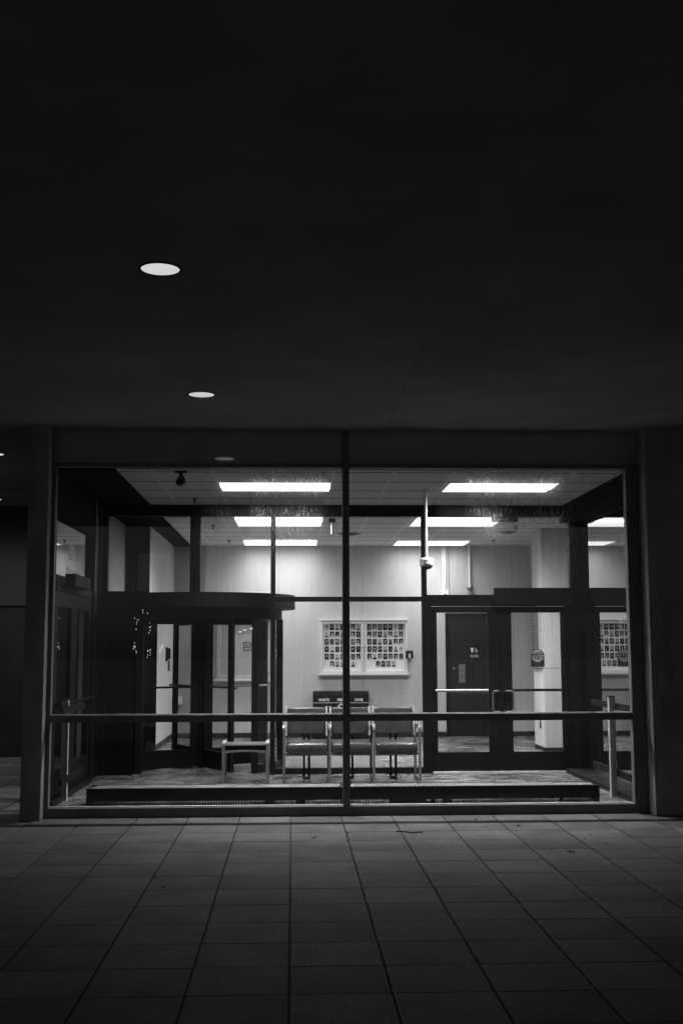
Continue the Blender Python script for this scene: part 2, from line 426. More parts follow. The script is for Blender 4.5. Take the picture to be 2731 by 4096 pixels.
# ------------------------------------------------------------------ left glass side wall with a door and address lettering
LX = -2.45
L = thing('glass_side_wall', 'glazed left side wall of the vestibule with reversed address lettering', 'window wall', (LX, 13.2, 0))
def lpart(name, *boxes, m='frame', bevel=.003, par=None):
    mb = MB()
    for b in boxes: mb.box(*b, m)
    return part(mb, name, par or L, bevel)
lpart('post', (LX - .06, LX + .06, 14.20, 14.42, FZ, CZ))
lpart('post', (LX - .05, LX + .04, 14.68, 14.80, FZ, CZ))
lpart('post', (LX - .04, LX + .03, 11.862, 12.05, FZ, 3.0))
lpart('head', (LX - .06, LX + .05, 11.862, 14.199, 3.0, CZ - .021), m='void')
lpart('sill', (LX - .05, LX + .09, 11.862, 14.199, FZ, FZ + .06))
lpart('transom', (LX - .05, LX + .04, 12.051, 14.199, 2.24, 2.33))
mb = MB(); mb.quad((LX, 12.05, 2.33), (LX, 14.2, 2.33), (LX, 14.2, 3.0), (LX, 12.05, 3.0), 'glass'); part(mb, 'pane', L)
mb = MB(); mb.quad((LX, 14.42, .14), (LX, 14.68, .14), (LX, 14.68, CZ - .03), (LX, 14.42, CZ - .03), 'glass'); part(mb, 'pane', L)
ld = lpart('door', (LX - .02, LX + .03, 12.06, 12.19, FZ + .07, 2.235), (LX - .02, LX + .03, 12.95, 13.13, FZ + .07, 2.235),
           (LX - .02, LX + .03, 13.13, 13.27, FZ + .07, 2.235), (LX - .02, LX + .03, 14.06, 14.19, FZ + .07, 2.235),
           (LX - .02, LX + .03, 12.19, 12.95, FZ + .07, .40), (LX - .02, LX + .03, 13.27, 14.06, FZ + .07, .40),
           (LX - .02, LX + .03, 12.19, 12.95, 2.08, 2.235), (LX - .02, LX + .03, 13.27, 14.06, 2.08, 2.235))
mb = MB()
for y0, y1 in ((12.19, 12.95), (13.27, 14.06)): mb.quad((LX, y0, .40), (LX, y1, .40), (LX, y1, 2.08), (LX, y0, 2.08), 'glass')
part(mb, 'pane', ld)
mb = MB(); mb.cyl((LX + .09, 12.12, 1.07), (LX + .09, 14.12, 1.07), .016, 'black')
for y in (12.14, 13.04, 13.2, 14.1): mb.cyl((LX + .03, y, 1.07), (LX + .09, y, 1.07), .012, 'black', n=8)
part(mb, 'push_bar', ld)
lpart('door_closer', (LX + .051, LX + .16, 12.42, 13.36, 2.30, 2.43), m='black')
yl = lambda yc, zc: (lambda u, v: (LX + .004, yc - u, zc + v))
mb = textmb('603', .235, 'text', yl(13.04, 2.62), .006)
part(mb, 'address_lettering', L)
mb = textmb('E DANIEL ST', .145, 'text', yl(13.12, 2.415), .003)
part(mb, 'address_lettering', L)

# ------------------------------------------------------------------ right glass side wall
RX = 3.68
Rw = thing('glass_side_wall', 'glazed right side wall of the vestibule mirroring the lit lobby', 'window wall', (RX, 13.2, 0))
def rpart(name, *boxes, m='frame', bevel=.003):
    mb = MB()
    for b in boxes: mb.box(*b, m)
    return part(mb, name, Rw, bevel)
rpart('post', (3.60, RX + .08, 11.862, 11.93, .131, CZ - .215))
rpart('sill', (3.44, RX + .08, 11.862, PY - .052, FZ, .13))
mb = MB(); mb.quad((RX, 11.93, .13), (RX, PY - .06, .13), (RX, PY - .06, CZ - .21), (RX, 11.93, CZ - .21), 'glassr'); part(mb, 'pane', Rw)
mb = textmb('2', .13, 'grey', lambda u, v: (RX - .004, 12.97 - u, 1.86 + v), .001); part(mb, 'numeral', Rw)

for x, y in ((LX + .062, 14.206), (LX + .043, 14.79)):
    lpart('edge_highlight', (x, x + .005, y, y + .006, 2.34, CZ - .03), m='alu', bevel=0)  # pale strips painting thin bright lines down the posts

# guard rails beside the side doors
def guard_rail(x, y, y0, y1, label):
    t = thing('guard_rail', label, 'railing', (x, y, FZ), 'guard rails beside the side doors')
    mb = MB(); mb.box(x - .033, x + .012, y - .03, y + .03, FZ + .06, 1.115, 'alu'); mb.box(x + .016, x + .034, y - .03, y + .03, FZ + .06, 1.115, 'alu'); mb.box(x - .04, x + .04, y - .035, y + .035, 1.115, 1.125, 'black')
    part(mb, 'post', t, .003)
    mb = MB(); mb.box(x - .035, x + .035, y - .035, y + .035, FZ + .0, FZ + .06, 'alu'); part(mb, 'foot', t)
    for z in (.98, .28): part(MB().box(x + .04, x + .065, y0, y1, z, z + .07, 'black'), 'rail', t, .003)
    return t
guard_rail(3.40, 12.45, 11.95, 13.45, 'pale metal guard rail post with dark rail by the right glass wall')
guard_rail(-2.36, 12.42, 11.95, 13.2, 'pale metal guard rail post in the left corner by the address door')

# ------------------------------------------------------------------ inner partition
T = thing('glass_partition', 'inner glass partition of black mullions between vestibule and lobby', 'partition', (.6, PY, FZ))
def tpart(name, *boxes, m='frame', bevel=.003):
    mb = MB()
    for b in boxes: mb.box(*b, m)
    return part(mb, name, T, bevel)
y0, y1 = PY - .05, PY + .05
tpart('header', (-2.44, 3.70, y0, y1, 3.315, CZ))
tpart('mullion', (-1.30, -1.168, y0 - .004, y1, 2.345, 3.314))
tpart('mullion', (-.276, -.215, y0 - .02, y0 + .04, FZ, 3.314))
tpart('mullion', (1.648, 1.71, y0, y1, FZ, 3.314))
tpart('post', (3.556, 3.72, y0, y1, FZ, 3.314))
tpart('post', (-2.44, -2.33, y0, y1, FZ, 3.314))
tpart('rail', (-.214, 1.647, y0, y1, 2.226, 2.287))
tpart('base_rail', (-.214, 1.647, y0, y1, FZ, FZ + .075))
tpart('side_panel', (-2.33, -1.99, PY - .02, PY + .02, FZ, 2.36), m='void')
for a in ((-2.33, -1.30, 2.36, 3.315), (-1.168, -.276, 2.36, 3.315), (-.215, 1.648, 2.287, 3.315), (1.71, 3.556, 2.31, 3.315), (-.215, 1.648, .15, 2.226)):
    mb = MB(); mb.quad((a[0], PY, a[2]), (a[1], PY, a[2]), (a[1], PY, a[3]), (a[0], PY, a[3]), 'glass'); part(mb, 'pane', T)

# ------------------------------------------------------------------ double door in the partition
Dd = thing('double_door', 'pair of black framed glass doors with push bars right of the chairs', 'door', (2.64, PY, FZ))
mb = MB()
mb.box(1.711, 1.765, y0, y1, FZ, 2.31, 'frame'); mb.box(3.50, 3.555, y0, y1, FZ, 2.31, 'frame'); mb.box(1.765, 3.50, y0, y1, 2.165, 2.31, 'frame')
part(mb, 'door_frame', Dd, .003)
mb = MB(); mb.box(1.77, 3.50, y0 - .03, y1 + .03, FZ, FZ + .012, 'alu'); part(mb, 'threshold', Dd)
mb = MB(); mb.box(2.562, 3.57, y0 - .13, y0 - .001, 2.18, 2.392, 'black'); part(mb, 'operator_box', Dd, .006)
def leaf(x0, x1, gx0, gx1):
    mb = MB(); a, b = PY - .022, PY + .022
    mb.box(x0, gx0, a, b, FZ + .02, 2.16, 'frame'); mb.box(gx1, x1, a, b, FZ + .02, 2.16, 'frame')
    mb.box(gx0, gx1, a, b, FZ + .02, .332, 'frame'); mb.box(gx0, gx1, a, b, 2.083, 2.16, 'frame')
    lf = part(mb, 'door_leaf', Dd, .002)
    mb = MB(); mb.quad((gx0, PY, .332), (gx1, PY, .332), (gx1, PY, 2.083), (gx0, PY, 2.083), 'glass'); part(mb, 'pane', lf)
    return lf
lfA = leaf(1.768, 2.638, 1.835, 2.485); lfB = leaf(2.642, 3.497, 2.79, 3.425)
mb = MB(); mb.cyl((1.80, PY - .085, 1.10), (2.47, PY - .085, 1.10), .017, 'metal')
for x in (1.82, 2.45): mb.cyl((x, PY - .085, 1.10), (x, PY - .022, 1.10), .012, 'metal', n=8)
part(mb, 'push_bar', lfA)
mb = MB(); mb.cyl((2.80, PY + .085, 1.098), (3.45, PY + .085, 1.098), .017, 'black')
for x in (2.83, 3.43): mb.cyl((x, PY + .085, 1.098), (x, PY + .022, 1.098), .012, 'black', n=8)
part(mb, 'push_bar', lfB)
def pull(xg, xs, lf):
    s = 1 if xg > xs else -1
    mb = MB(); yy = PY - .10; r = .011; zt, zb = 1.095, .835; c = .035
    pts = [(xs, PY - .022, zt), (xs, yy + .02, zt), (xs + s * .012, yy, zt), (xg - s * c, yy, zt)]
    pts += [(xg - s * c + s * c * math.sin(t), yy, zt - c + c * math.cos(t)) for t in [math.pi / 2 * i / 5 for i in range(1, 6)]]
    pts += [(xg - s * c + s * c * math.cos(t), yy, zb + c - c * math.sin(t)) for t in [math.pi / 2 * i / 5 for i in range(0, 6)]]
    pts += [(xs + s * .012, yy, zb), (xs, yy + .02, zb), (xs, PY - .022, zb)]
    mb.tube(pts, r, 'metal')
    part(mb, 'pull_handle', lf)
pull(2.525, 2.60, lfA); pull(2.785, 2.69, lfB)

# caution sticker on the right leaf
st = thing('caution_sticker', 'round topped automatic door caution sticker on the right door glass', 'sticker', (3.12, PY - .006, 1.39))
yy = PY - .006; cx = 3.122; cz = 1.532; r = .087
mb = MB(); out = [(cx + r * math.cos(t), yy, cz + r * math.sin(t)) for t in [math.pi * i / 16 for i in range(17)]] + [(cx - r, yy, 1.392), (cx + r, yy, 1.392)]
mb.poly(out, 'ph_dark'); part(mb, 'backing', st)
mb = MB(); mb.ell(cx, yy - .0015, cz, .079, .079, 'ph_light', 28); mb.box(cx - .087, cx + .087, yy - .004, yy - .0025, cz - .020, cz + .023, 'ph_black'); part(mb, 'disc', st)
tp = lambda x, z: (lambda u, v: (x + u, yy - .006, z + v))
for a in (('CAUTION', .037, 'ph_pale', tp(cx, cz - .012), .0006), ('AUTOMATIC', .024, 'ph_black', tp(cx, cz + .031), .0005), ('DOOR', .026, 'ph_black', tp(cx, cz - .045), .0007),
          ('ACTIVATE SWITCH', .017, 'ph_mid', tp(cx, 1.427), 0), ('TO OPERATE', .017, 'ph_mid', tp(cx, 1.403), 0)): part(textmb(*a), 'lettering', st)

# ------------------------------------------------------------------ revolving door
RC = (-1.20, 15.70)
V = thing('revolving_door', 'dark revolving door with round canopy behind the small side table', 'revolving door', (RC[0], RC[1], FZ))
def ring(mb, r0, r1, z0, z1, a0, a1, n, m):
    vs = []; fs = []
    for i in range(n + 1):
        t = a0 + (a1 - a0) * i / n; c, s = math.cos(t), math.sin(t)
        for rr, z in ((r0, z0), (r1, z0), (r1, z1), (r0, z1)): vs.append((RC[0] + rr * c, RC[1] + rr * s, z))
    for i in range(n):
        for k in range(4): fs.append((i * 4 + k, i * 4 + (k + 1) % 4, (i + 1) * 4 + (k + 1) % 4, (i + 1) * 4 + k))
    mb.add(vs, fs, m)
    return mb
mb = MB(); ring(mb, 0, 1.235, 2.155, 2.335, 0, 2 * math.pi, 64, 'frame'); part(mb, 'canopy', V)
mb = MB(); ring(mb, .99, 1.06, 2.02, 2.154, 0, 2 * math.pi, 64, 'frame'); part(mb, 'canopy_ring', V)
for a0 in (-45, 135):
    mb = MB(); n = 14
    for i in range(n):
        t0, t1 = R(a0 + 90 * i / n), R(a0 + 90 * (i + 1) / n)
        q = [(RC[0] + 1.03 * math.cos(t), RC[1] + 1.03 * math.sin(t), z) for t, z in ((t0, FZ + .1), (t1, FZ + .1), (t1, 2.02), (t0, 2.02))]
        mb.add(q, [(0, 1, 2, 3)], 'glassd' if a0 < 0 else 'frame', True)
    dw = part(mb, 'drum_wall', V)
    mb = MB(); ring(mb, 1.0, 1.06, FZ, FZ + .1, R(a0), R(a0 + 90), 14, 'frame'); part(mb, 'base_ring', dw)
    for a in (a0, a0 + 45, a0 + 90):
        t = R(a); x, y = RC[0] + 1.03 * math.cos(t), RC[1] + 1.03 * math.sin(t)
        mb = MB(); mb.box(x - .045, x + .045, y - .04, y + .04, FZ, 2.02, 'frame'); part(mb, 'post', dw, .004)
mb = MB(); mb.cyl((*RC, FZ), (*RC, 2.154), .05, 'frame', n=20); part(mb, 'shaft', V)
be = R(28)
for k, a in enumerate((be, be + math.pi / 2, be + math.pi, be + 1.5 * math.pi)):
    c, s = math.cos(a), math.sin(a)
    def wbox(mb, r0, r1, z0, z1, m, h=.022):
        vs = [(RC[0] + r * c - t * s, RC[1] + r * s + t * c, z) for z in (z0, z1) for t in (-h, h) for r in (r0, r1)]
        mb.add(vs, [(0, 2, 3, 1), (4, 5, 7, 6), (0, 1, 5, 4), (2, 6, 7, 3), (0, 4, 6, 2), (1, 3, 7, 5)], m)
    mb = MB(); wbox(mb, .06, .15, FZ + .02, 2.01, 'frame'); wbox(mb, .86, .97, FZ + .02, 2.01, 'frame'); wbox(mb, .15, .86, FZ + .02, .325, 'frame'); wbox(mb, .15, .86, 1.955, 2.01, 'frame')
    wg = part(mb, 'wing', V, .002)
    mb = MB(); q = [(RC[0] + r * c, RC[1] + r * s, z) for r, z in ((.15, .325), (.86, .325), (.86, 1.955), (.15, 1.955))]; mb.add(q, [(0, 1, 2, 3)], 'glassd'); part(mb, 'pane', wg)
    sd = -1 if (k in (0,)) else 1
    f = lambda r, t, z: (RC[0] + r * c - t * s, RC[1] + r * s + t * c, z)
    off = .075 * (-1 if k == 0 else 1)
    mb = MB(); mb.cyl(f(.10, off, 1.135), f(.93, off, 1.135), .014, 'metal' if k in (0, 3) else 'black', n=10)
    for r in (.12, .91): mb.cyl(f(r, off, 1.135), f(r, 0, 1.135), .011, 'black', n=8)
    part(mb, 'push_bar', wg)

# small safety sticker on the revolving wing
a = be; c, s = math.cos(a), math.sin(a)
gp = lambda r, z, t=-.008: (RC[0] + r * c - t * s, RC[1] + r * s + t * c, z)
t_ = thing('door_sticker', 'tiny dark outlined notice sticker on the revolving door glass', 'sticker', gp(.66, 1.60))
mb = MB()
def sbar(r0, r1, z0, z1, m): mb.add([gp(r0, z0), gp(r1, z0), gp(r1, z1), gp(r0, z1)], [(0, 1, 2, 3)], m)
for zz in (1.60, 1.665):
    sbar(.60, .72, zz, zz + .010, 'ph_black'); sbar(.60, .72, zz + .045, zz + .055, 'ph_black'); sbar(.60, .612, zz + .010, zz + .045, 'ph_black'); sbar(.708, .72, zz + .010, zz + .045, 'ph_black')
    sbar(.63, .69, zz + .023, zz + .031, 'ph_dark')
part(mb, 'print', t_)

# glowing points painted in for bright glints on the dark glass
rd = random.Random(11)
glow_points = thing('glowing_specks', 'cluster of glowing beads painting bright glints on the dark revolving door glass', 'painted glints', (-1.86, 14.86, 1.6))
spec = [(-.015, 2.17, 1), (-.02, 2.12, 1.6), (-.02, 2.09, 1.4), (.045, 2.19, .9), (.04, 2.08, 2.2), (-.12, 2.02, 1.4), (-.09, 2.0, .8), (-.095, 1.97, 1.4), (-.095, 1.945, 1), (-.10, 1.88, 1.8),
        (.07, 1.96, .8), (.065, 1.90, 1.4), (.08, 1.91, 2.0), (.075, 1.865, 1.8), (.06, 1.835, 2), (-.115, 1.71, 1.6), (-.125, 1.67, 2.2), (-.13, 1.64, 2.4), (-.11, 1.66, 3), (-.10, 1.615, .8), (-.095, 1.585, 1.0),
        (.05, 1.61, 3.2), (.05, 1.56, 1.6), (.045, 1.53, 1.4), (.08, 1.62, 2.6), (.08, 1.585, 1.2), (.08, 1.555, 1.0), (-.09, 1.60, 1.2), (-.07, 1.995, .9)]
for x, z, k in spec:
    part(MB().ball((-1.86 + x, 14.80, z), .0038 + .0006 * k, .004, .004 * k + .002, 'glint', 8, 6), 'speck', glow_points)
glow_points2 = thing('glowing_specks', 'three bright specks in a slanted row on the revolving door stile', 'painted glints', (-.62, 14.80, 1.85))
for x, z in ((-.655, 1.845), (-.60, 1.868), (-.52, 1.885)): part(MB().ball((x, 14.78, z), .022, .004, .012, 'glint', 10, 6), 'speck', glow_points2)
glow_points3 = thing('glowing_specks', 'three bright specks stacked on the pale strip beside the revolving door', 'painted glints', (-1.62, 14.80, 1.65))
for x, z in ((-1.628, 1.672), (-1.634, 1.645), (-1.652, 1.605)): part(MB().ball((x, 14.78, z), .011, .004, .017, 'glint', 10, 6), 'speck', glow_points3)

# ------------------------------------------------------------------ ceiling light panels
def light_panel(x0, x1, y0, y1, label, lens='lens'):
    t = thing('ceiling_light', label, 'ceiling light', ((x0 + x1) / 2, (y0 + y1) / 2, CZ), 'lit ceiling light panels')
    mb = MB(); e = .022
    for b in ((x0 - e, x1 + e, y0 - e, y0), (x0 - e, x1 + e, y1, y1 + e), (x0 - e, x0, y0, y1), (x1, x1 + e, y0, y1)): mb.box(*b, CZ - .012, CZ - .004, 'tbar')
    part(mb, 'frame', t)
    mb = MB(); mb.quad((x0, y0, CZ - .006), (x0, y1, CZ - .006), (x1, y1, CZ - .006), (x1, y0, CZ - .006), lens); part(mb, 'diffuser', t)
light_panel(-.81, .42, 12.70, 13.42, 'bright ceiling light panel at the front left, nearest the window')
light_panel(1.74, 2.96, 12.70, 13.44, 'bright ceiling light panel at the front right, above the double doors')
light_panel(-.81, .42, 15.75, 17.38, 'large bright light panel in the middle of the left row', 'lensm')
light_panel(1.75, 3.0, 15.75, 17.35, 'large bright light panel in the middle of the right row', 'lensm')
light_panel(-.84, .42, 19.70, 20.62, 'bright light panel at the back of the left row, near the wall', 'lensb')
light_panel(1.79, 3.04, 19.80, 20.62, 'bright light panel at the back of the right row, near the pipes', 'lensb')

# ------------------------------------------------------------------ soffit downlights
def downlight(x, y, label, lens='down'):
    t = thing('downlight', label, 'downlight', (x, y, SZ), 'round downlights in the black soffit')
    mb = MB(); mb.lathe(x, y, [(.113, SZ - .002), (.128, SZ - .002), (.128, SZ - .007), (.113, SZ - .007)], 'black'); part(mb, 'trim_ring', t)
    mb = MB(); mb.poly([(x + .112 * math.cos(2 * math.pi * i / 32), y - .112 * math.sin(2 * math.pi * i / 32), SZ - .004) for i in range(32)], lens); part(mb, 'lens', t)
downlight(-.775, 6.63, 'largest round downlight in the black soffit, highest in view')
downlight(-.797, 10.03, 'second round downlight in the black soffit, below the largest one')
downlight(-3.40, 13.25, 'round downlight cut by the left picture edge, above its twin', 'downp')
downlight(-3.43, 17.32, 'round downlight seen through the left side glass above the address', 'downp')
downlight(-4.43, 17.35, 'lowest round downlight at the left picture edge', 'downp')

# ------------------------------------------------------------------ ceiling fittings
t = thing('pendant_camera', 'white pendant dome camera hanging on a thin metal rod', 'security camera', (1.53, 13.25, CZ))
mb = MB(); mb.cyl((1.53, 13.25, CZ - .0), (1.53, 13.25, 2.655), .016, 'white', n=12); part(mb, 'rod', t)
mb = MB(); mb.lathe(1.53, 13.25, [(.0, 2.662), (.075, 2.660), (.082, 2.655), (.081, 2.62), (.078, 2.605), (.079, 2.602), (.078, 2.57), (.066, 2.562), (.0, 2.562)], 'white'); part(mb, 'housing', t)
mb = MB(); mb.lathe(1.53, 13.25, [(.066, 2.562), (.058, 2.545), (.035, 2.535), (.014, 2.531), (.012, 2.524), (.0, 2.523)], 'black'); part(mb, 'dome', t)
t = thing('ceiling_camera', 'small black globe camera at the front left edge of the ceiling', 'security camera', (-1.15, 11.95, CZ))
mb = MB(); mb.box(-1.21, -1.09, 11.92, 11.98, CZ - .018, CZ, 'black'); part(mb, 'mount', t)
mb = MB(); mb.lathe(-1.15, 11.95, [(.022, CZ - .018), (.02, CZ - .045), (.034, CZ - .062), (.046, CZ - .085), (.053, CZ - .11), (.053, CZ - .125), (.046, CZ - .142), (.03, CZ - .152), (0, CZ - .155)], 'bulb', 20); part(mb, 'body', t)
mb = MB(); mb.ball((-1.118, 11.908, CZ - .13), .014, .012, .020, 'metal', 10, 8); part(mb, 'lens', t)  # metal bead painted in as the highlight on the globe
def sprinkler(x, y, label):
    t = thing('sprinkler_head', label, 'sprinkler', (x, y, CZ), 'sprinkler heads on the ceiling')
    mb = MB(); mb.lathe(x, y, [(.0, CZ - .0005), (.035, CZ - .001), (.032, CZ - .008), (.012, CZ - .014), (.012, CZ - .035), (.005, CZ - .06), (.0, CZ - .061)], 'black', 12); mb.cyl((x, y, CZ - .056), (x, y, CZ - .06), .028, 'black', n=12)
    part(mb, 'body', t)
sprinkler(-1.19, 14.13, 'tiny dark sprinkler on the ceiling left of the front light panel')
sprinkler(-1.18, 17.28, 'tiny dark sprinkler on the lobby ceiling left of the middle light panel')
sprinkler(-1.07, 19.68, 'tiny dark sprinkler beside the back left light panel')
sprinkler(3.35, 17.28, 'tiny dark sprinkler on the lobby ceiling above the round vent')
sprinkler(3.42, 19.62, 'tiny dark sprinkler beside the back right light panel')
def vent(x, y, r, label):
    t = thing('round_vent', label, 'vent', (x, y, CZ), 'round ceiling vents')
    mb = MB(); mb.lathe(x, y, [(r, CZ - .001), (r * .98, CZ - .014), (r * .8, CZ - .02), (r * .78, CZ - .012)], 'plate'); part(mb, 'ring', t)
    mb = MB(); mb.lathe(x, y, [(r * .78, CZ - .006), (r * .5, CZ - .03), (r * .3, CZ - .02), (0, CZ - .02)], 'black'); part(mb, 'core', t)
vent(3.40, 18.2, .15, 'dark round vent on the ceiling right of the middle right light panel')
vent(.90, 18.5, .20, 'dark round vent on the ceiling behind the central mullion')
t = thing('pendant_rod', 'short white pendant rod hanging below the ceiling left of the central mullion', 'pendant', (.56, 16.4, CZ))
mb = MB(); mb.cyl((.56, 16.4, CZ), (.56, 16.4, CZ - .05), .05, 'black'); part(mb, 'mount', t)
mb = MB(); mb.cyl((.56, 16.4, CZ - .05), (.56, 16.4, CZ - .22), .018, 'white'); part(mb, 'rod', t)
t = thing('exit_sign', 'hanging sign with dark casing and smoked panel seen edge lit from behind', 'sign', (2.80, 15.2, CZ))
mb = MB(); mb.box(2.62, 2.955, 15.1, 15.2, 3.285, 3.34, 'black'); mb.cyl((2.7, 15.15, 3.34), (2.7, 15.15, CZ), .008, 'black'); mb.cyl((2.87, 15.15, 3.34), (2.87, 15.15, CZ), .008, 'black'); part(mb, 'casing', t)
mb = MB(); mb.quad((2.63, 15.15, 3.15), (2.945, 15.15, 3.15), (2.945, 15.15, 3.285), (2.63, 15.15, 3.285), 'glassd'); part(mb, 'panel', t)

# ------------------------------------------------------------------ pipes and cameras on the back wall
t = thing('wall_conduit', 'flat white conduit on the lobby wall ending in a flared dome', 'conduit', (2.70, BY, 2.55))
mb = MB(); mb.box(2.665, 2.745, BY - .04, BY, 2.655, CZ, 'white'); part(mb, 'cover', t, .006)
mb = MB(); mb.cyl((2.80, BY - .008, 2.6), (2.80, BY - .008, CZ), .006, 'grey', n=8); part(mb, 'cable', t)
mb = MB(); mb.box(2.63, 2.79, BY - .06, BY, 2.56, 2.655, 'white'); mb.ball((2.715, BY - .08, 2.575), .055, .05, .05, 'white'); mb.ball((2.715, BY - .11, 2.57), .03, .03, .03, 'black'); part(mb, 'dome', t, .004)
t = thing('wall_pipe', 'thin white pipe on the lobby wall ending in a round silver ball', 'pipe', (3.17, BY, 2.66))
mb = MB(); mb.cyl((3.172, BY - .04, 2.75), (3.172, BY - .04, CZ), .025, 'white'); part(mb, 'pipe', t)
mb = MB(); mb.ball((3.168, BY - .07, 2.70), .058, .055, .055, 'metal', 16, 10); part(mb, 'ball', t)

# ------------------------------------------------------------------ restroom door, sign
t = thing('restroom_door', 'dark restroom door with metal push plate behind the left glass leaf', 'door', (3.2, BY, FZ))
mb = MB(); mb.box(2.725, 2.785, BY - .03, BY, FZ, 2.25, 'black'); mb.box(3.70, 3.76, BY - .03, BY, FZ, 2.25, 'black'); mb.box(2.785, 3.70, BY - .03, BY, 2.19, 2.25, 'black'); part(mb, 'door_frame', t)
mb = MB(); mb.box(2.785, 3.70, BY - .016, BY, FZ + .012, 2.188, 'doorpaint'); part(mb, 'door_leaf', t)
mb = MB(); mb.box(2.955, 3.07, BY - .022, BY - .016, 1.02, 1.34, 'plate'); part(mb, 'push_plate', t)
mb = MB(); mb.box(2.81, 3.67, BY - .02, BY - .016, FZ + .03, .40, 'plate' if False else 'doorpaint'); part(mb, 'kick_plate', t)
mb = MB(); mb.cyl((2.87, BY - .016, 1.27), (2.87, BY - .04, 1.27), .022, 'metal', n=14); part(mb, 'lock', t)
t = thing('restroom_sign', 'black restroom sign with white toilet and wheelchair symbols', 'sign', (3.24, BY - .03, 1.43))
yy = BY - .024
mb = MB(); mb.box(3.158, 3.318, yy, BY - .016, 1.434, 1.674, 'ph_black'); part(mb, 'plaque', t)
mb = MB(); yy -= .002
# toilet seen from the front: tank, seat, foot
mb.poly([(3.172, yy, 1.632), (3.222, yy, 1.632), (3.222, yy, 1.598), (3.172, yy, 1.598)], 'text')
mb.ell(3.197, yy, 1.584, .022, .016, 'text'); mb.poly([(3.182, yy - .0004, 1.578), (3.212, yy - .0004, 1.578), (3.206, yy - .0004, 1.548), (3.188, yy - .0004, 1.548)], 'text')
# wheelchair symbol
mb.ell(3.262, yy, 1.627, .008, .008, 'text', 10)
n = 18
for i in range(n - 4):
    a0, a1 = R(100 + 300 * i / n), R(100 + 300 * (i + 1) / n)
    mb.poly([(3.266 + rr * math.cos(a), yy, 1.575 + rr * math.sin(a)) for rr, a in ((.019, a0), (.026, a0), (.026, a1), (.019, a1))], 'text')
mb.poly([(3.258, yy, 1.616), (3.267, yy, 1.616), (3.270, yy, 1.585), (3.260, yy, 1.585)], 'text')
mb.poly([(3.262, yy - .0004, 1.592), (3.288, yy - .0004, 1.592), (3.288, yy - .0004, 1.583), (3.262, yy - .0004, 1.583)], 'text')
mb.poly([(3.282, yy - .0008, 1.588), (3.290, yy - .0008, 1.588), (3.304, yy - .0008, 1.558), (3.294, yy - .0008, 1.558)], 'text')
part(mb, 'symbols', t)
tpz = lambda x, z: (lambda u, v: (x + u, yy, z + v))
part(textmb('ALL GENDER', .0245, 'text', tpz(3.238, 1.492), .0006), 'lettering', t); part(textmb('RESTROOM', .0255, 'text', tpz(3.238, 1.462), .0006), 'lettering', t)

# ------------------------------------------------------------------ notice boards
NB = thing('notice_board', 'glazed notice board with two pale framed doors full of portrait prints', 'notice board', (1.27, BY, 1.15))
fx0, fx1, fz0, fz1 = .495, 2.04, 1.19, 2.115; yb = BY - .03
mb = MB(); mb.box(fx0, fx1, yb, BY, fz0, fz1, 'paper'); part(mb, 'backing', NB)
def bframe(x0, x1, ix0, ix1, iz0, iz1):
    mb = MB(); a, b = BY - .10, yb
    mb.box(x0, ix0, a, b, fz0, fz1, 'white'); mb.box(ix1, x1, a, b, fz0, fz1, 'white')
    mb.box(ix0, ix1, a, b, fz0, iz0, 'white'); mb.box(ix0, ix1, a, b, iz1, fz1, 'white')
    fr = part(mb, 'door', NB, .004)
    return fr
fA = bframe(fx0, 1.262, .537, 1.215, 1.235, 2.062); fB = bframe(1.268, fx1, 1.305, 1.995, 1.235, 2.062)
for fr, x in ((fA, 1.243), (fB, 1.288)):
    mb = MB(); mb.cyl((x, BY - .10, 1.64), (x, BY - .115, 1.64), .010, 'black', n=12); part(mb, 'lock', fr)
mb = MB(); mb.box(.465, 2.07, BY - .14, BY, 1.155, 1.188, 'white'); part(mb, 'ledge', NB, .004)
mb = MB(); mb.box(.488, 2.05, BY - .115, BY, 2.117, 2.135, 'white'); part(mb, 'cornice', NB, .003)
mb = MB(); textmb('Faculty & Staff', .022, 'ph_mid', lambda u, v: (.83 + u, yb - .002, 1.258 + v), 0, mb=mb) if False else mb.box(.755, .86, yb - .003, yb - .001, 1.262, 1.267, 'ph_mid'); part(mb, 'caption_line', NB)

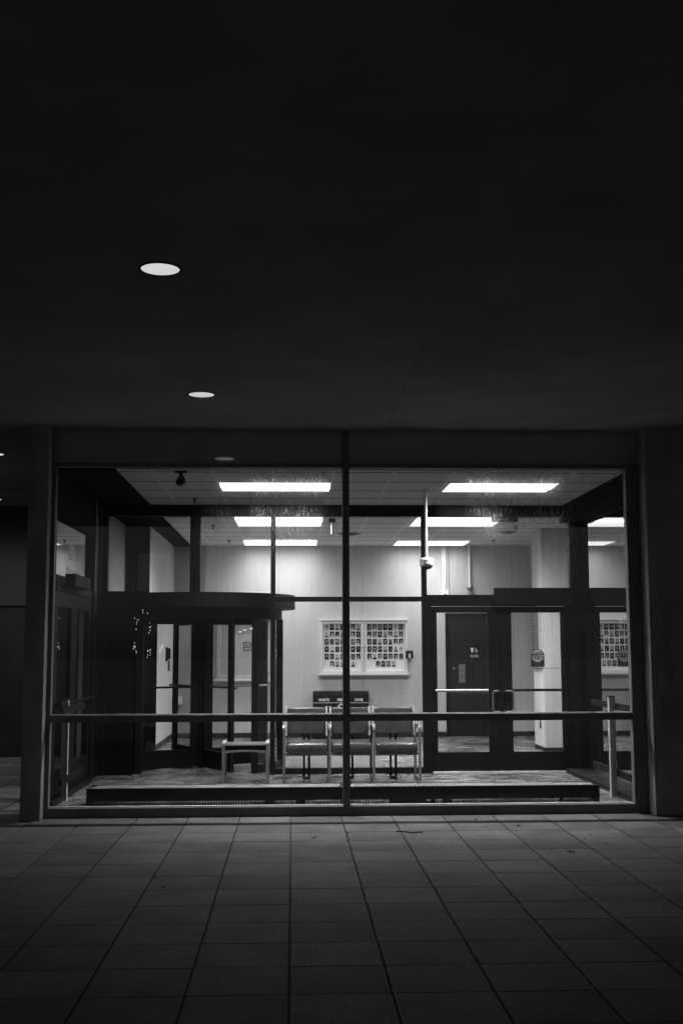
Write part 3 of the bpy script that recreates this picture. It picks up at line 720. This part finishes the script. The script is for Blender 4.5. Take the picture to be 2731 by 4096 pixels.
rp = random.Random(21)
ordw = ['first', 'second', 'third', 'fourth', 'fifth', 'sixth', 'seventh']
roww = ['top', 'second', 'third', 'fourth', 'fifth', 'bottom']
def portrait(x, z, label):
    w, h = .0735, .104
    mb = MB(); y = yb - .004
    bg = rp.choice(['ph_black', 'ph_black', 'ph_dark', 'ph_dark', 'ph_mid', 'ph_pale', 'ph_light'])
    light = bg in ('ph_pale', 'ph_light')
    face = rp.choice(['ph_light', 'ph_pale', 'ph_mid', 'ph_light']); cl = rp.choice(['ph_black', 'ph_black', 'ph_dark', 'ph_pale', 'ph_mid'] if light or rp.random() < .6 else ['ph_pale', 'ph_light', 'ph_mid'])
    hair = rp.choice(['ph_black', 'ph_black', 'ph_dark', 'ph_mid'])
    mb.box(x, x + w, y, yb - .0005, z - h, z, bg)
    cx = x + w / 2 + rp.uniform(-.006, .006); hz = z - h * rp.uniform(.36, .42); s = rp.uniform(.9, 1.15)
    zb = z - h + .0005
    sh = .030 * s
    mb.poly([(max(x + .001, cx - sh), y - .001, zb), (max(x + .001, cx - sh), y - .001, zb + .020), (cx - .013, y - .001, zb + .034 * s), (cx + .013, y - .001, zb + .034 * s), (min(x + w - .001, cx + sh), y - .001, zb + .020), (min(x + w - .001, cx + sh), y - .001, zb)], cl)
    if rp.random() < .5: mb.poly([(cx - .006, y - .0015, zb + .034 * s), (cx + .006, y - .0015, zb + .034 * s), (cx, y - .0015, zb + .010)], 'ph_pale' if cl != 'ph_pale' else 'ph_dark')
    long = rp.random() < .4
    if long: mb.ell(cx, y - .002, hz - .004, .0185 * s, .027 * s, hair)
    else: mb.ell(cx, y - .002, hz + .006, .0150 * s, .0170 * s, hair)
    mb.box(cx - .006, cx + .006, y - .0024, y - .0021, hz - .024 * s, hz - .008, face)
    mb.ell(cx + rp.uniform(-.001, .001), y - .003, hz - .002, .0125 * s, .0175 * s, face)
    # eyes and mouth, a millimetre or two each
    for sx in (-.005, .005): mb.box(cx + sx - .0016, cx + sx + .0016, y - .0036, y - .0033, hz + .0005, hz + .0022, 'ph_dark')
    mb.box(cx - .004, cx + .004, y - .0036, y - .0033, hz - .0105, hz - .0092, 'ph_dark')
    o = mb.build('portrait_print', None, 0, (x + w / 2, yb - .004, z - h))
    return tag(o, label, 'photo', 'portrait prints pinned in the notice board'), bg
for side, x0, cols in (('left', .572, None), ('right', 1.330, None)):
    for r_ in range(6):
        if r_ < 5: xs = [x0 + .0933 * c_ for c_ in range(7)]
        elif side == 'left': xs = [x0 + .0933 * c_ for c_ in range(1, 6)]
        else: xs = [x0 + .149 + .0933 * c_ for c_ in range(4)]
        for c_, x in enumerate(xs):
            o, bg = portrait(x + rp.uniform(-.001, .001), 2.056 - .1302 * r_ + rp.uniform(-.001, .001), 'x')
            word = {'ph_black': 'black', 'ph_dark': 'dark', 'ph_mid': 'grey', 'ph_pale': 'white', 'ph_light': 'pale'}[bg]
            o['label'] = f"portrait print, {ordw[c_]} from left in the {roww[r_]} row of the {side} board door"

# block letter plaque right of the board
t = thing('wall_plaque', 'small black square plaque with a pale block letter beside the notice board', 'plaque', (2.07, BY, 1.445))
mb = MB(); mb.box(2.003, 2.136, BY - .125, BY - .115, 1.447, 1.586, 'ph_black'); mb.box(2.02, 2.12, BY - .115, BY, 1.46, 1.57, 'black'); part(mb, 'plate', t, .003)
yy = BY - .1265
def blk(mb, x0, x1, z0, z1, m='text'): mb.poly([(x0, yy, z0), (x1, yy, z0), (x1, yy, z1), (x0, yy, z1)], m)
mb = MB(); blk(mb, 2.046, 2.092, 1.462, 1.478); blk(mb, 2.046, 2.092, 1.510, 1.526); blk(mb, 2.058, 2.080, 1.478, 1.510); part(mb, 'block_letter', t)
mb = MB()
for z, a, b in ((1.562, 2.022, 2.118), (1.549, 2.03, 2.11)):
    blk(mb, a, b, z, z + .005, 'ph_mid')
part(mb, 'text_lines', t)

# empty board behind the revolving door
t = thing('notice_board', 'grey empty notice board seen through the revolving door', 'notice board', (-.83, BY, 1.02))
mb = MB(); mb.box(-1.33, -.30, BY - .02, BY, 1.10, 2.25, 'ph_light'); part(mb, 'backing', t)
mb = MB(); a, b = BY - .09, BY - .02
mb.box(-1.33, -1.26, a, b, 1.10, 2.25, 'alu'); mb.box(-.37, -.30, a, b, 1.10, 2.25, 'alu'); mb.box(-1.26, -.37, a, b, 1.10, 1.16, 'alu'); mb.box(-1.26, -.37, a, b, 2.18, 2.25, 'alu'); part(mb, 'frame', t, .004)
mb = MB(); mb.box(-1.36, -.27, BY - .13, BY, 1.06, 1.098, 'white'); part(mb, 'ledge', t, .004)
mb = MB(); mb.box(-1.1, -.45, BY - .026, BY - .021, 1.9, 2.12, 'grey'); part(mb, 'header_strip', t)
mb = MB(); mb.box(-.53, -.40, BY - .024, BY - .021, 1.22, 1.78, 'paper')
o = part(mb, 'paper_sheet', t)

# tall directory on the column
t = thing('directory_board', 'tall narrow framed text board hung on the lobby column', 'notice board', (3.79, 18.08, 1.33))
mb = MB(); mb.box(3.77, 3.8145, 17.76, 18.40, 1.33, 2.35, 'alu'); part(mb, 'frame', t, .003)
mb = MB(); mb.box(3.766, 3.7695, 17.81, 18.36, 1.37, 2.31, 'ph_mid'); sh_ = part(mb, 'sheet', t)
mb = MB(); rl = random.Random(4)
for i in range(17):
    z = 2.27 - i * .052; n = rl.uniform(.15, .42)
    mb.quad((3.7655, 18.32, z), (3.7655, 18.32 - n, z), (3.7655, 18.32 - n, z + .012), (3.7655, 18.32, z + .012), 'ph_dark')
part(mb, 'text_lines', t)

# things on the left lobby walls
t = thing('wall_box', 'small white box mounted low on the lobby wall left of the revolving door shaft', 'box', (-2.0, BY, .66))
mb = MB(); mb.box(-2.07, -1.925, BY - .13, BY - .0005, .663, .80, 'white'); part(mb, 'box', t, .005)
t = thing('fire_call_point', 'dark wedge shaped call point on the pale left lobby wall', 'call point', (-2.09, 19.6, 1.42))
mb = MB(); mb.add([(-2.1, 19.55, 1.42), (-2.1, 19.75, 1.42), (-2.1, 19.55, 1.66), (-2.1, 19.75, 1.66), (-2.03, 19.58, 1.47), (-2.03, 19.72, 1.47), (-2.03, 19.58, 1.63), (-2.03, 19.72, 1.63)],
              [(0, 1, 3, 2), (4, 6, 7, 5), (0, 4, 5, 1), (2, 3, 7, 6), (0, 2, 6, 4), (1, 5, 7, 3)], 'black'); part(mb, 'body', t)
t = thing('switch_plate', 'dark grey switch plate below the call point on the left lobby wall', 'switch', (-2.09, 20.1, 1.26))
mb = MB(); mb.box(-2.0995, -2.088, 19.95, 20.18, 1.26, 1.43, 'ph_dark'); part(mb, 'plate', t)

# ------------------------------------------------------------------ recycling bin
t = thing('recycling_bin', 'black three way bin marked waste, paper and cans below the notice board', 'bin', (.845, 20.5, FZ))
bx0, bx1 = .362, 1.330; byf = 20.38
mb = MB(); mb.box(bx0, bx1, byf, BY - .02, FZ, .685, 'bin'); part(mb, 'body', t, .006)
mb = MB(); mb.box(bx0, bx1, byf + .05, BY - .02, .70, .885, 'bin'); part(mb, 'header_panel', t, .006)
mb = MB(); mb.box(bx0 + .01, bx1 - .01, byf + .01, BY - .03, .686, .699, 'grey'); part(mb, 'shelf_edge', t)
yy = byf + .047
for s_, x in (('WASTE', .549), ('PAPER', .860), ('CANS', 1.154)): part(textmb(s_, .060, 'text', (lambda xx: (lambda u, v: (xx + u * .92, yy, .722 + v)))(x), .0022), 'lettering', t)
# three chasing arrows
mb = MB(); cx, cz = .850, .620; yy = byf - .003
for k in range(3):
    a = R(90 + 120 * k)
    def rot(u, v): return (cx + u * math.cos(a) - v * math.sin(a), yy, cz + u * math.sin(a) + v * math.cos(a))
    mb.poly([rot(.030, .052), rot(.062, .012), rot(.044, -.002), rot(.018, .036)], 'text')
    mb.poly([rot(.062, -.006), rot(.040, -.042), rot(.024, -.022), rot(.040, .002)], 'text')
    mb.poly([rot(.020, -.05), rot(.055, -.052), rot(.040, -.018)], 'text')
part(mb, 'recycling_symbol', t)

# ------------------------------------------------------------------ linked chairs
def soft_box(x0, x1, y0, y1, z0, z1, m, r=.03, bulge=.02, axis='z', n=10, tilt=0.0, e1=.30):
    """cushion: rounded box with a bulged top"""
    mb = MB(); vs = []; fs = []
    nu, nv = n, n
    cx, cy, cz = (x0 + x1) / 2, (y0 + y1) / 2, (z0 + z1) / 2; hx, hy, hz = (x1 - x0) / 2, (y1 - y0) / 2, (z1 - z0) / 2
    def sup(t, e): c, s = math.cos(t), math.sin(t); return (math.copysign(abs(c) ** e, c), math.copysign(abs(s) ** e, s))
    K, N = 12, 40
    for j in range(K + 1):
        ph = -math.pi / 2 + math.pi * j / K; c, s = sup(ph, e1)
        for i in range(N):
            a, b = sup(2 * math.pi * i / N, .15)
            x, y, z = cx + hx * c * a, cy + hy * c * b, cz + hz * s
            if axis == 'z' and s > 0: z += bulge * (1 - a * a * c * c * .9) * (1 - (b * c) ** 2 * .8)
            if axis == 'y': y -= bulge * max(0, -b * c) * (1 - (a * c) ** 4 * .9)
            y += tilt * (z - z0)
            vs.append((x, y, z))
    for j in range(K):
        for i in range(N): fs.append((j * N + i, j * N + (i + 1) % N, (j + 1) * N + (i + 1) % N, (j + 1) * N + i))
    return mb.add(vs, fs, m, True)
CH = thing('linked_chairs', 'row of three linked armchairs with dark vinyl seats and wooden arms', 'chairs', (.70, 14.0, FZ))
fyl, ryl = 13.72, 14.26
ax = [-.095, .436, .950, 1.486]
for x in ax:
    mb = MB(); h = .014
    pts = [(fyl, FZ), (fyl, .69), (fyl + .004, .72), (fyl + .022, .742), (fyl + .05, .752), (ryl, .735), (ryl + .03, .72), (ryl + .04, .70), (ryl + .04, FZ)]
    wdt = .045
    # bent wooden hoop: front leg, arm, rear leg, floor runner
    mb.box(x - h, x + h, fyl, fyl + wdt, FZ, .70, 'wood'); mb.box(x - h, x + h, ryl - .005, ryl + .04, FZ, .70, 'wood')
    mb.box(x - h, x + h, fyl + wdt, ryl - .005, FZ + .02, FZ + .055, 'wood')
    af = part(mb, 'arm_frame', CH, .008)
    prof = [(fyl - .004, .69), (fyl, .715), (fyl + .015, .738), (fyl + .045, .752), (ryl - .1, .742), (ryl + .02, .735), (ryl + .045, .72)]
    low = [(fyl - .004, .675), (fyl + .045, .70), (fyl + .07, .712), (fyl + .1, .714), (ryl - .1, .706), (ryl + .02, .70), (ryl + .045, .70)]
    mb = MB(); vs = []; fs = []; n = len(prof); hh = .019
    for (a, b), (c, d) in zip(prof, low): vs += [(x - hh, a, b), (x + hh, a, b), (x + hh, c, d), (x - hh, c, d)]
    for i in range(n - 1):
        for k in range(4): fs.append((i * 4 + k, i * 4 + (k + 1) % 4, (i + 1) * 4 + (k + 1) % 4, (i + 1) * 4 + k))
    fs += [(0, 3, 2, 1), tuple((n - 1) * 4 + k for k in range(4))]
    mb.add(vs, fs, 'wood'); part(mb, 'armrest', af, .006)
for k in range(3):
    x0, x1 = ax[k] + .022, ax[k + 1] - .022
    part(soft_box(x0, x1, 13.70, 14.24, .425, .540, 'vinyl', bulge=.016), 'seat', CH)
    mb = MB(); mb.box(x0 - .004, x1 + .004, 13.735, 13.765, .398, .432, 'wood'); mb.box(x0 - .004, x1 + .004, 14.2, 14.23, .398, .43, 'wood'); part(mb, 'seat_rail', CH, .006)
    bk = part(soft_box(x0 + .012, x1 - .012, 14.17, 14.25, .615, .925, 'vinyl', bulge=.028, axis='y', tilt=.16, e1=.16), 'backrest', CH)
    for xs in (x0 + .002, x1 - .002):
        mb = MB(); mb.add([(xs + sx, y_, z_) for sx in (-.011, .011) for y_, z_ in ((14.135, .60), (14.26, .60), (14.315, .935), (14.19, .935))],
                          [(0, 1, 2, 3), (7, 6, 5, 4), (0, 4, 5, 1), (1, 5, 6, 2), (2, 6, 7, 3), (3, 7, 4, 0)], 'woodl'); part(mb, 'side_slat', bk)
    xm = (x0 + x1) / 2 + .02
    mb = MB(); mb.box(xm - .06, xm - .035, 14.30, 14.33, FZ, .62, 'black'); mb.box(xm + .0, xm + .028, 14.28, 14.31, FZ, .72, 'black'); mb.box(xm - .06, xm + .028, 14.28, 14.40, FZ, FZ + .03, 'wood'); part(mb, 'dark_upright', CH, .004)  # pair of dark uprights built behind each seat

# ------------------------------------------------------------------ side table
t = thing('side_table', 'small low wooden side table left of the linked chairs', 'table', (-.54, 14.0, FZ))
tx0, tx1, ty0, ty1 = -.815, -.272, 13.78, 14.22
for x, y in ((tx0, ty0), (tx1 - .034, ty0), (tx0, ty1 - .04), (tx1 - .034, ty1 - .04)):
    mb = MB(); mb.box(x, x + .034, y, y + .04, FZ, .525, 'wood'); part(mb, 'leg', t, .008)
mb = MB()
for x in (tx0, tx1 - .036):
    mb.box(x - .001, x + .037, ty0 - .002, ty1 + .002, .526, .549, 'woodl')
    mb.box(x + .002, x + .032, ty0 + .04, ty1 - .04, FZ + .02, FZ + .05, 'wood')
part(mb, 'end_rail', t, .006)
mb = MB(); mb.box(tx0 + .037, tx1 - .037, ty0 + .005, ty1 - .005, .512, .528, 'wood'); part(mb, 'table_top', t, .003)
mb = MB(); mb.box(tx0 + .034, tx1 - .034, ty0 + .03, ty0 + .04, .46, .511, 'black'); part(mb, 'dark_recess_panel', t)  # black sheet standing in for the shaded hollow under the top
mb = MB(); n = 12; vs = []; fs = []
for i in range(n + 1):
    u = i / n; x = tx0 + .034 + (tx1 - tx0 - .068) * u; sag = .018 * (1 - (2 * u - 1) ** 2)
    vs += [(x, ty0 + .01, .425 + sag), (x, ty0 + .01, .455 + sag * .6), (x, ty0 + .04, .455 + sag * .6), (x, ty0 + .04, .425 + sag)]
for i in range(n):
    for k in range(4): fs.append((i * 4 + k, i * 4 + (k + 1) % 4, (i + 1) * 4 + (k + 1) % 4, (i + 1) * 4 + k))
mb.add(vs, fs, 'wood'); part(mb, 'cross_rail', t)

# ------------------------------------------------------------------ radiator covers along the window
def radiator(x0, x1, label):
    t = thing('radiator_cover', label, 'radiator', ((x0 + x1) / 2, 12.05, FZ), 'radiator covers along the front window')
    ya, yb_ = 11.90, 12.25; zt = .255
    mb = MB()
    mb.box(x0, x1, ya, ya + .012, .130, zt, 'black')                                   # front sheet
    mb.box(x0, x1, ya + .012, yb_, zt - .012, zt - .008, 'black')                       # grille pan
    mb.box(x0, x1, ya + .012, ya + .05, zt - .006, zt, 'black'); mb.box(x0, x1, yb_ - .04, yb_, zt - .006, zt, 'black')
    for x in (x0, x1 - .012): mb.box(x, x + .012, ya + .012, yb_, FZ, zt - .013, 'black')
    part(mb, 'casing', t)
    mb = MB(); n = int((x1 - x0 - .08) / .0225)
    for i in range(n):
        x = x0 + .04 + i * .0225
        mb.add([(x, ya + .05, zt - .002), (x + .009, ya + .05, zt - .002), (x + .039, yb_ - .04, zt - .002), (x + .030, yb_ - .04, zt - .002)], [(0, 1, 2, 3)], 'alu')
    mb.box(x0, x1, ya - .002, ya + .004, zt, zt + .003, 'metal')
    part(mb, 'top_grille', t)
    mb = MB(); n = int((x1 - x0) / .0155); rr = random.Random(int(x0 * 100)); i = 0
    mb.box(x0, x1, ya, ya + .012, FZ, .084, 'black')
    while i < n:
        x = x0 + i * .0155
        solid = 0
        if rr.random() < .03: solid = rr.choice((3, 6, 9))
        w = .0095 if not solid else .0155 * solid + .0095
        mb.box(x, min(x1, x + w), ya + .001, ya + .010, .084, .130, 'black'); i += max(1, solid)
    part(mb, 'vent_slots', t)
    mb = MB(); mb.box(x0 + .02, x1 - .02, ya + .10, ya + .16, .16, .20, 'plate'); part(mb, 'heating_pipe', t)
radiator(-2.04, .520, 'long low black radiator cover under the left half of the window')
radiator(.548, 3.105, 'long low black radiator cover under the right half of the window')

# ------------------------------------------------------------------ mat
t = tag(MB().box(-.04, 1.22, 15.05, 17.35, FZ + .001, FZ + .012, 'mat').build('entrance_mat', None, .003), 'pale grey entrance mat on the lobby floor behind the chairs', 'mat')

# ------------------------------------------------------------------ leaves on the pavement
def dry_leaf(x, y, s, m, rot, label, lob=5):
    rr = random.Random(int(x * 1000 + y * 77)); mb = MB(); pts = []
    n = lob * 4
    for i in range(n):
        a = 2 * math.pi * i / n; k = (.55, .8, 1.0, .75)[i % 4] * (1 + rr.uniform(-.15, .15)); rad = s * k
        px_, py_ = rad * math.cos(a), rad * .7 * math.sin(a)
        pts.append((px_, py_, .004 + abs(px_) * rr.uniform(.25, .75) + abs(py_) * .3))
    vs = [(0, 0, .006)] + pts; fs = [(0, 1 + i, 1 + (i + 1) % n) for i in range(n)]
    mb.add(vs, fs, m); mb.cyl((0, 0, .006), (s * 1.5, s * .2, .012), s * .035, m, n=6)
    o = mb.build('dry_leaf', None); o.location = (x, y, .003); o.rotation_euler = (0, 0, rot)
    return tag(o, label, 'leaf', 'dry leaves scattered on the pavement')
LV = [(.19, 10.32, .032, 'leaf', .5, 'dark curled leaf on the lit slabs left of the central mullion'),
      (2.08, 10.87, .030, 'leaf', 2.0, 'dark lumpy leaf on the lit slabs below the double doors'),
      (1.77, 10.84, .022, 'leaf', 1.0, 'small dark leaf just left of the lumpy one below the doors'),
      (1.75, 11.30, .026, 'leaf', 4.0, 'dark leaf standing in the shadow line nearest the window'),
      (.49, 10.57, .022, 'leaf', .3, 'small leaf caught in the slab joint below the central mullion'),
      (.48, 9.42, .020, 'leaf', 2.6, 'small dark leaf in the same joint further from the window'),
      (2.60, 10.34, .024, 'leafpale', 5.1, 'pale leaf on the slabs right of the doors, closer to the window'),
      (2.63, 9.89, .026, 'leafpale', 3.3, 'pale leaf on the darker slabs at the right, closer to the viewer'),
      (2.98, 10.07, .020, 'leafpale', 1.1, 'small pale leaf furthest right on the dim slabs'),
      (2.23, 9.48, .036, 'leaf', 2.2, 'broad dark leaf on the dim slabs at the right'),
      (2.11, 9.63, .020, 'leaf', 0.2, 'small dark leaf beside the broad dark one'),
      (-.88, 8.28, .022, 'leaf', 1.9, 'lone dark leaf on the slabs at the left'),
      (.24, 7.75, .014, 'leafpale', .9, 'tiny pale scrap on the row joint in the middle foreground'),
      (3.40, 11.60, .022, 'leafpale', 2.4, 'pale leaf against the base of the right pier')]
for a in LV: dry_leaf(*a)
for i_, (x, y) in enumerate(((-.01, 6.63), (.08, 5.66), (-.02, 6.9), (1.47, 8.9), (-1.2, 6.95), (2.45, 9.2), (1.3, 7.6))):
    dry_leaf(x, y, .009, 'leafpale', i_ * 1.3, ('tiny pale scrap in the joint at the bottom middle', 'lone tiny pale scrap nearest the viewer', 'second tiny pale scrap just beyond the one in the bottom middle joint', 'tiny pale scrap in the joint below the double doors', 'tiny pale scrap at the lower left of the slabs', 'tiny pale scrap in the dim slabs at the right', 'tiny pale scrap in the lower right of the slabs')[i_])
mb = MB(); mb.tube([(.93, 10.66, .008), (1.0, 10.62, .012), (1.06, 10.57, .008), (1.16, 10.585, .010)], .006, 'leaf', 6)
tag(mb.build('twig'), 'thin dark twig lying on the lit slabs below the chairs', 'twig')

# ------------------------------------------------------------------ night sky, camera, render settings
wd = bpy.data.worlds.new('World'); sc.world = wd; wd.use_nodes = True
nt = wd.node_tree; bg = nt.nodes['Background']
sky = nt.nodes.new('ShaderNodeTexSky'); sky.sky_type = 'NISHITA'; sky.sun_disc = False
sky.sun_elevation = R(4.0); sky.sun_rotation = R(20)
bw = nt.nodes.new('ShaderNodeRGBToBW'); nt.links.new(sky.outputs[0], bw.inputs[0]); 
# sky raised near the horizon and far overhead, added to lift the dark surfaces
tcw = nt.nodes.new('ShaderNodeTexCoord'); spw = nt.nodes.new('ShaderNodeSeparateXYZ'); nt.links.new(tcw.outputs['Generated'], spw.inputs[0])
rw = ramp(nt, spw.outputs[2], [(0.0, 3.9), (.06, 2.9), (.11, 2.4), (.22, 1.2), (.86, 1.0), (.97, 170.0)])
mw = nt.nodes.new('ShaderNodeMix'); mw.data_type = 'RGBA'; mw.blend_type = 'MULTIPLY'; mw.inputs[0].default_value = 1.0
nt.links.new(bw.outputs[0], mw.inputs[6]); nt.links.new(rw, mw.inputs[7]); nt.links.new(mw.outputs[2], bg.inputs[0])
bg.inputs[1].default_value = .012

cam = bpy.data.cameras.new('camera'); co = bpy.data.objects.new('camera', cam); col.objects.link(co)
pitch, yaw, roll, h, f = .11585, .042177, -.0028016, 1.6465, 2674.622 / 1568
fw = Vector((math.sin(yaw) * math.cos(pitch), math.cos(yaw) * math.cos(pitch), math.sin(pitch)))
r0 = Vector((math.cos(yaw), -math.sin(yaw), 0)); u0 = r0.cross(fw)
r = r0 * math.cos(roll) + u0 * math.sin(roll); u = u0 * math.cos(roll) - r0 * math.sin(roll)
co.matrix_world = Matrix(((r.x, u.x, -fw.x, 0), (r.y, u.y, -fw.y, 0), (r.z, u.z, -fw.z, h), (0, 0, 0, 1)))
cam.sensor_fit = 'HORIZONTAL'; cam.sensor_width = 36; cam.lens = 36 * f; cam.clip_start = .05; cam.clip_end = 500
sc.camera = co
sc.view_settings.view_transform = 'Standard'; sc.view_settings.look = 'None'; sc.view_settings.exposure = 0; sc.view_settings.gamma = 1
cy = sc.cycles
cy.max_bounces = 12; cy.diffuse_bounces = 5; cy.glossy_bounces = 5; cy.transmission_bounces = 8; cy.transparent_max_bounces = 24
cy.use_denoising = True; cy.sample_clamp_indirect = 2.0; cy.caustics_reflective = False
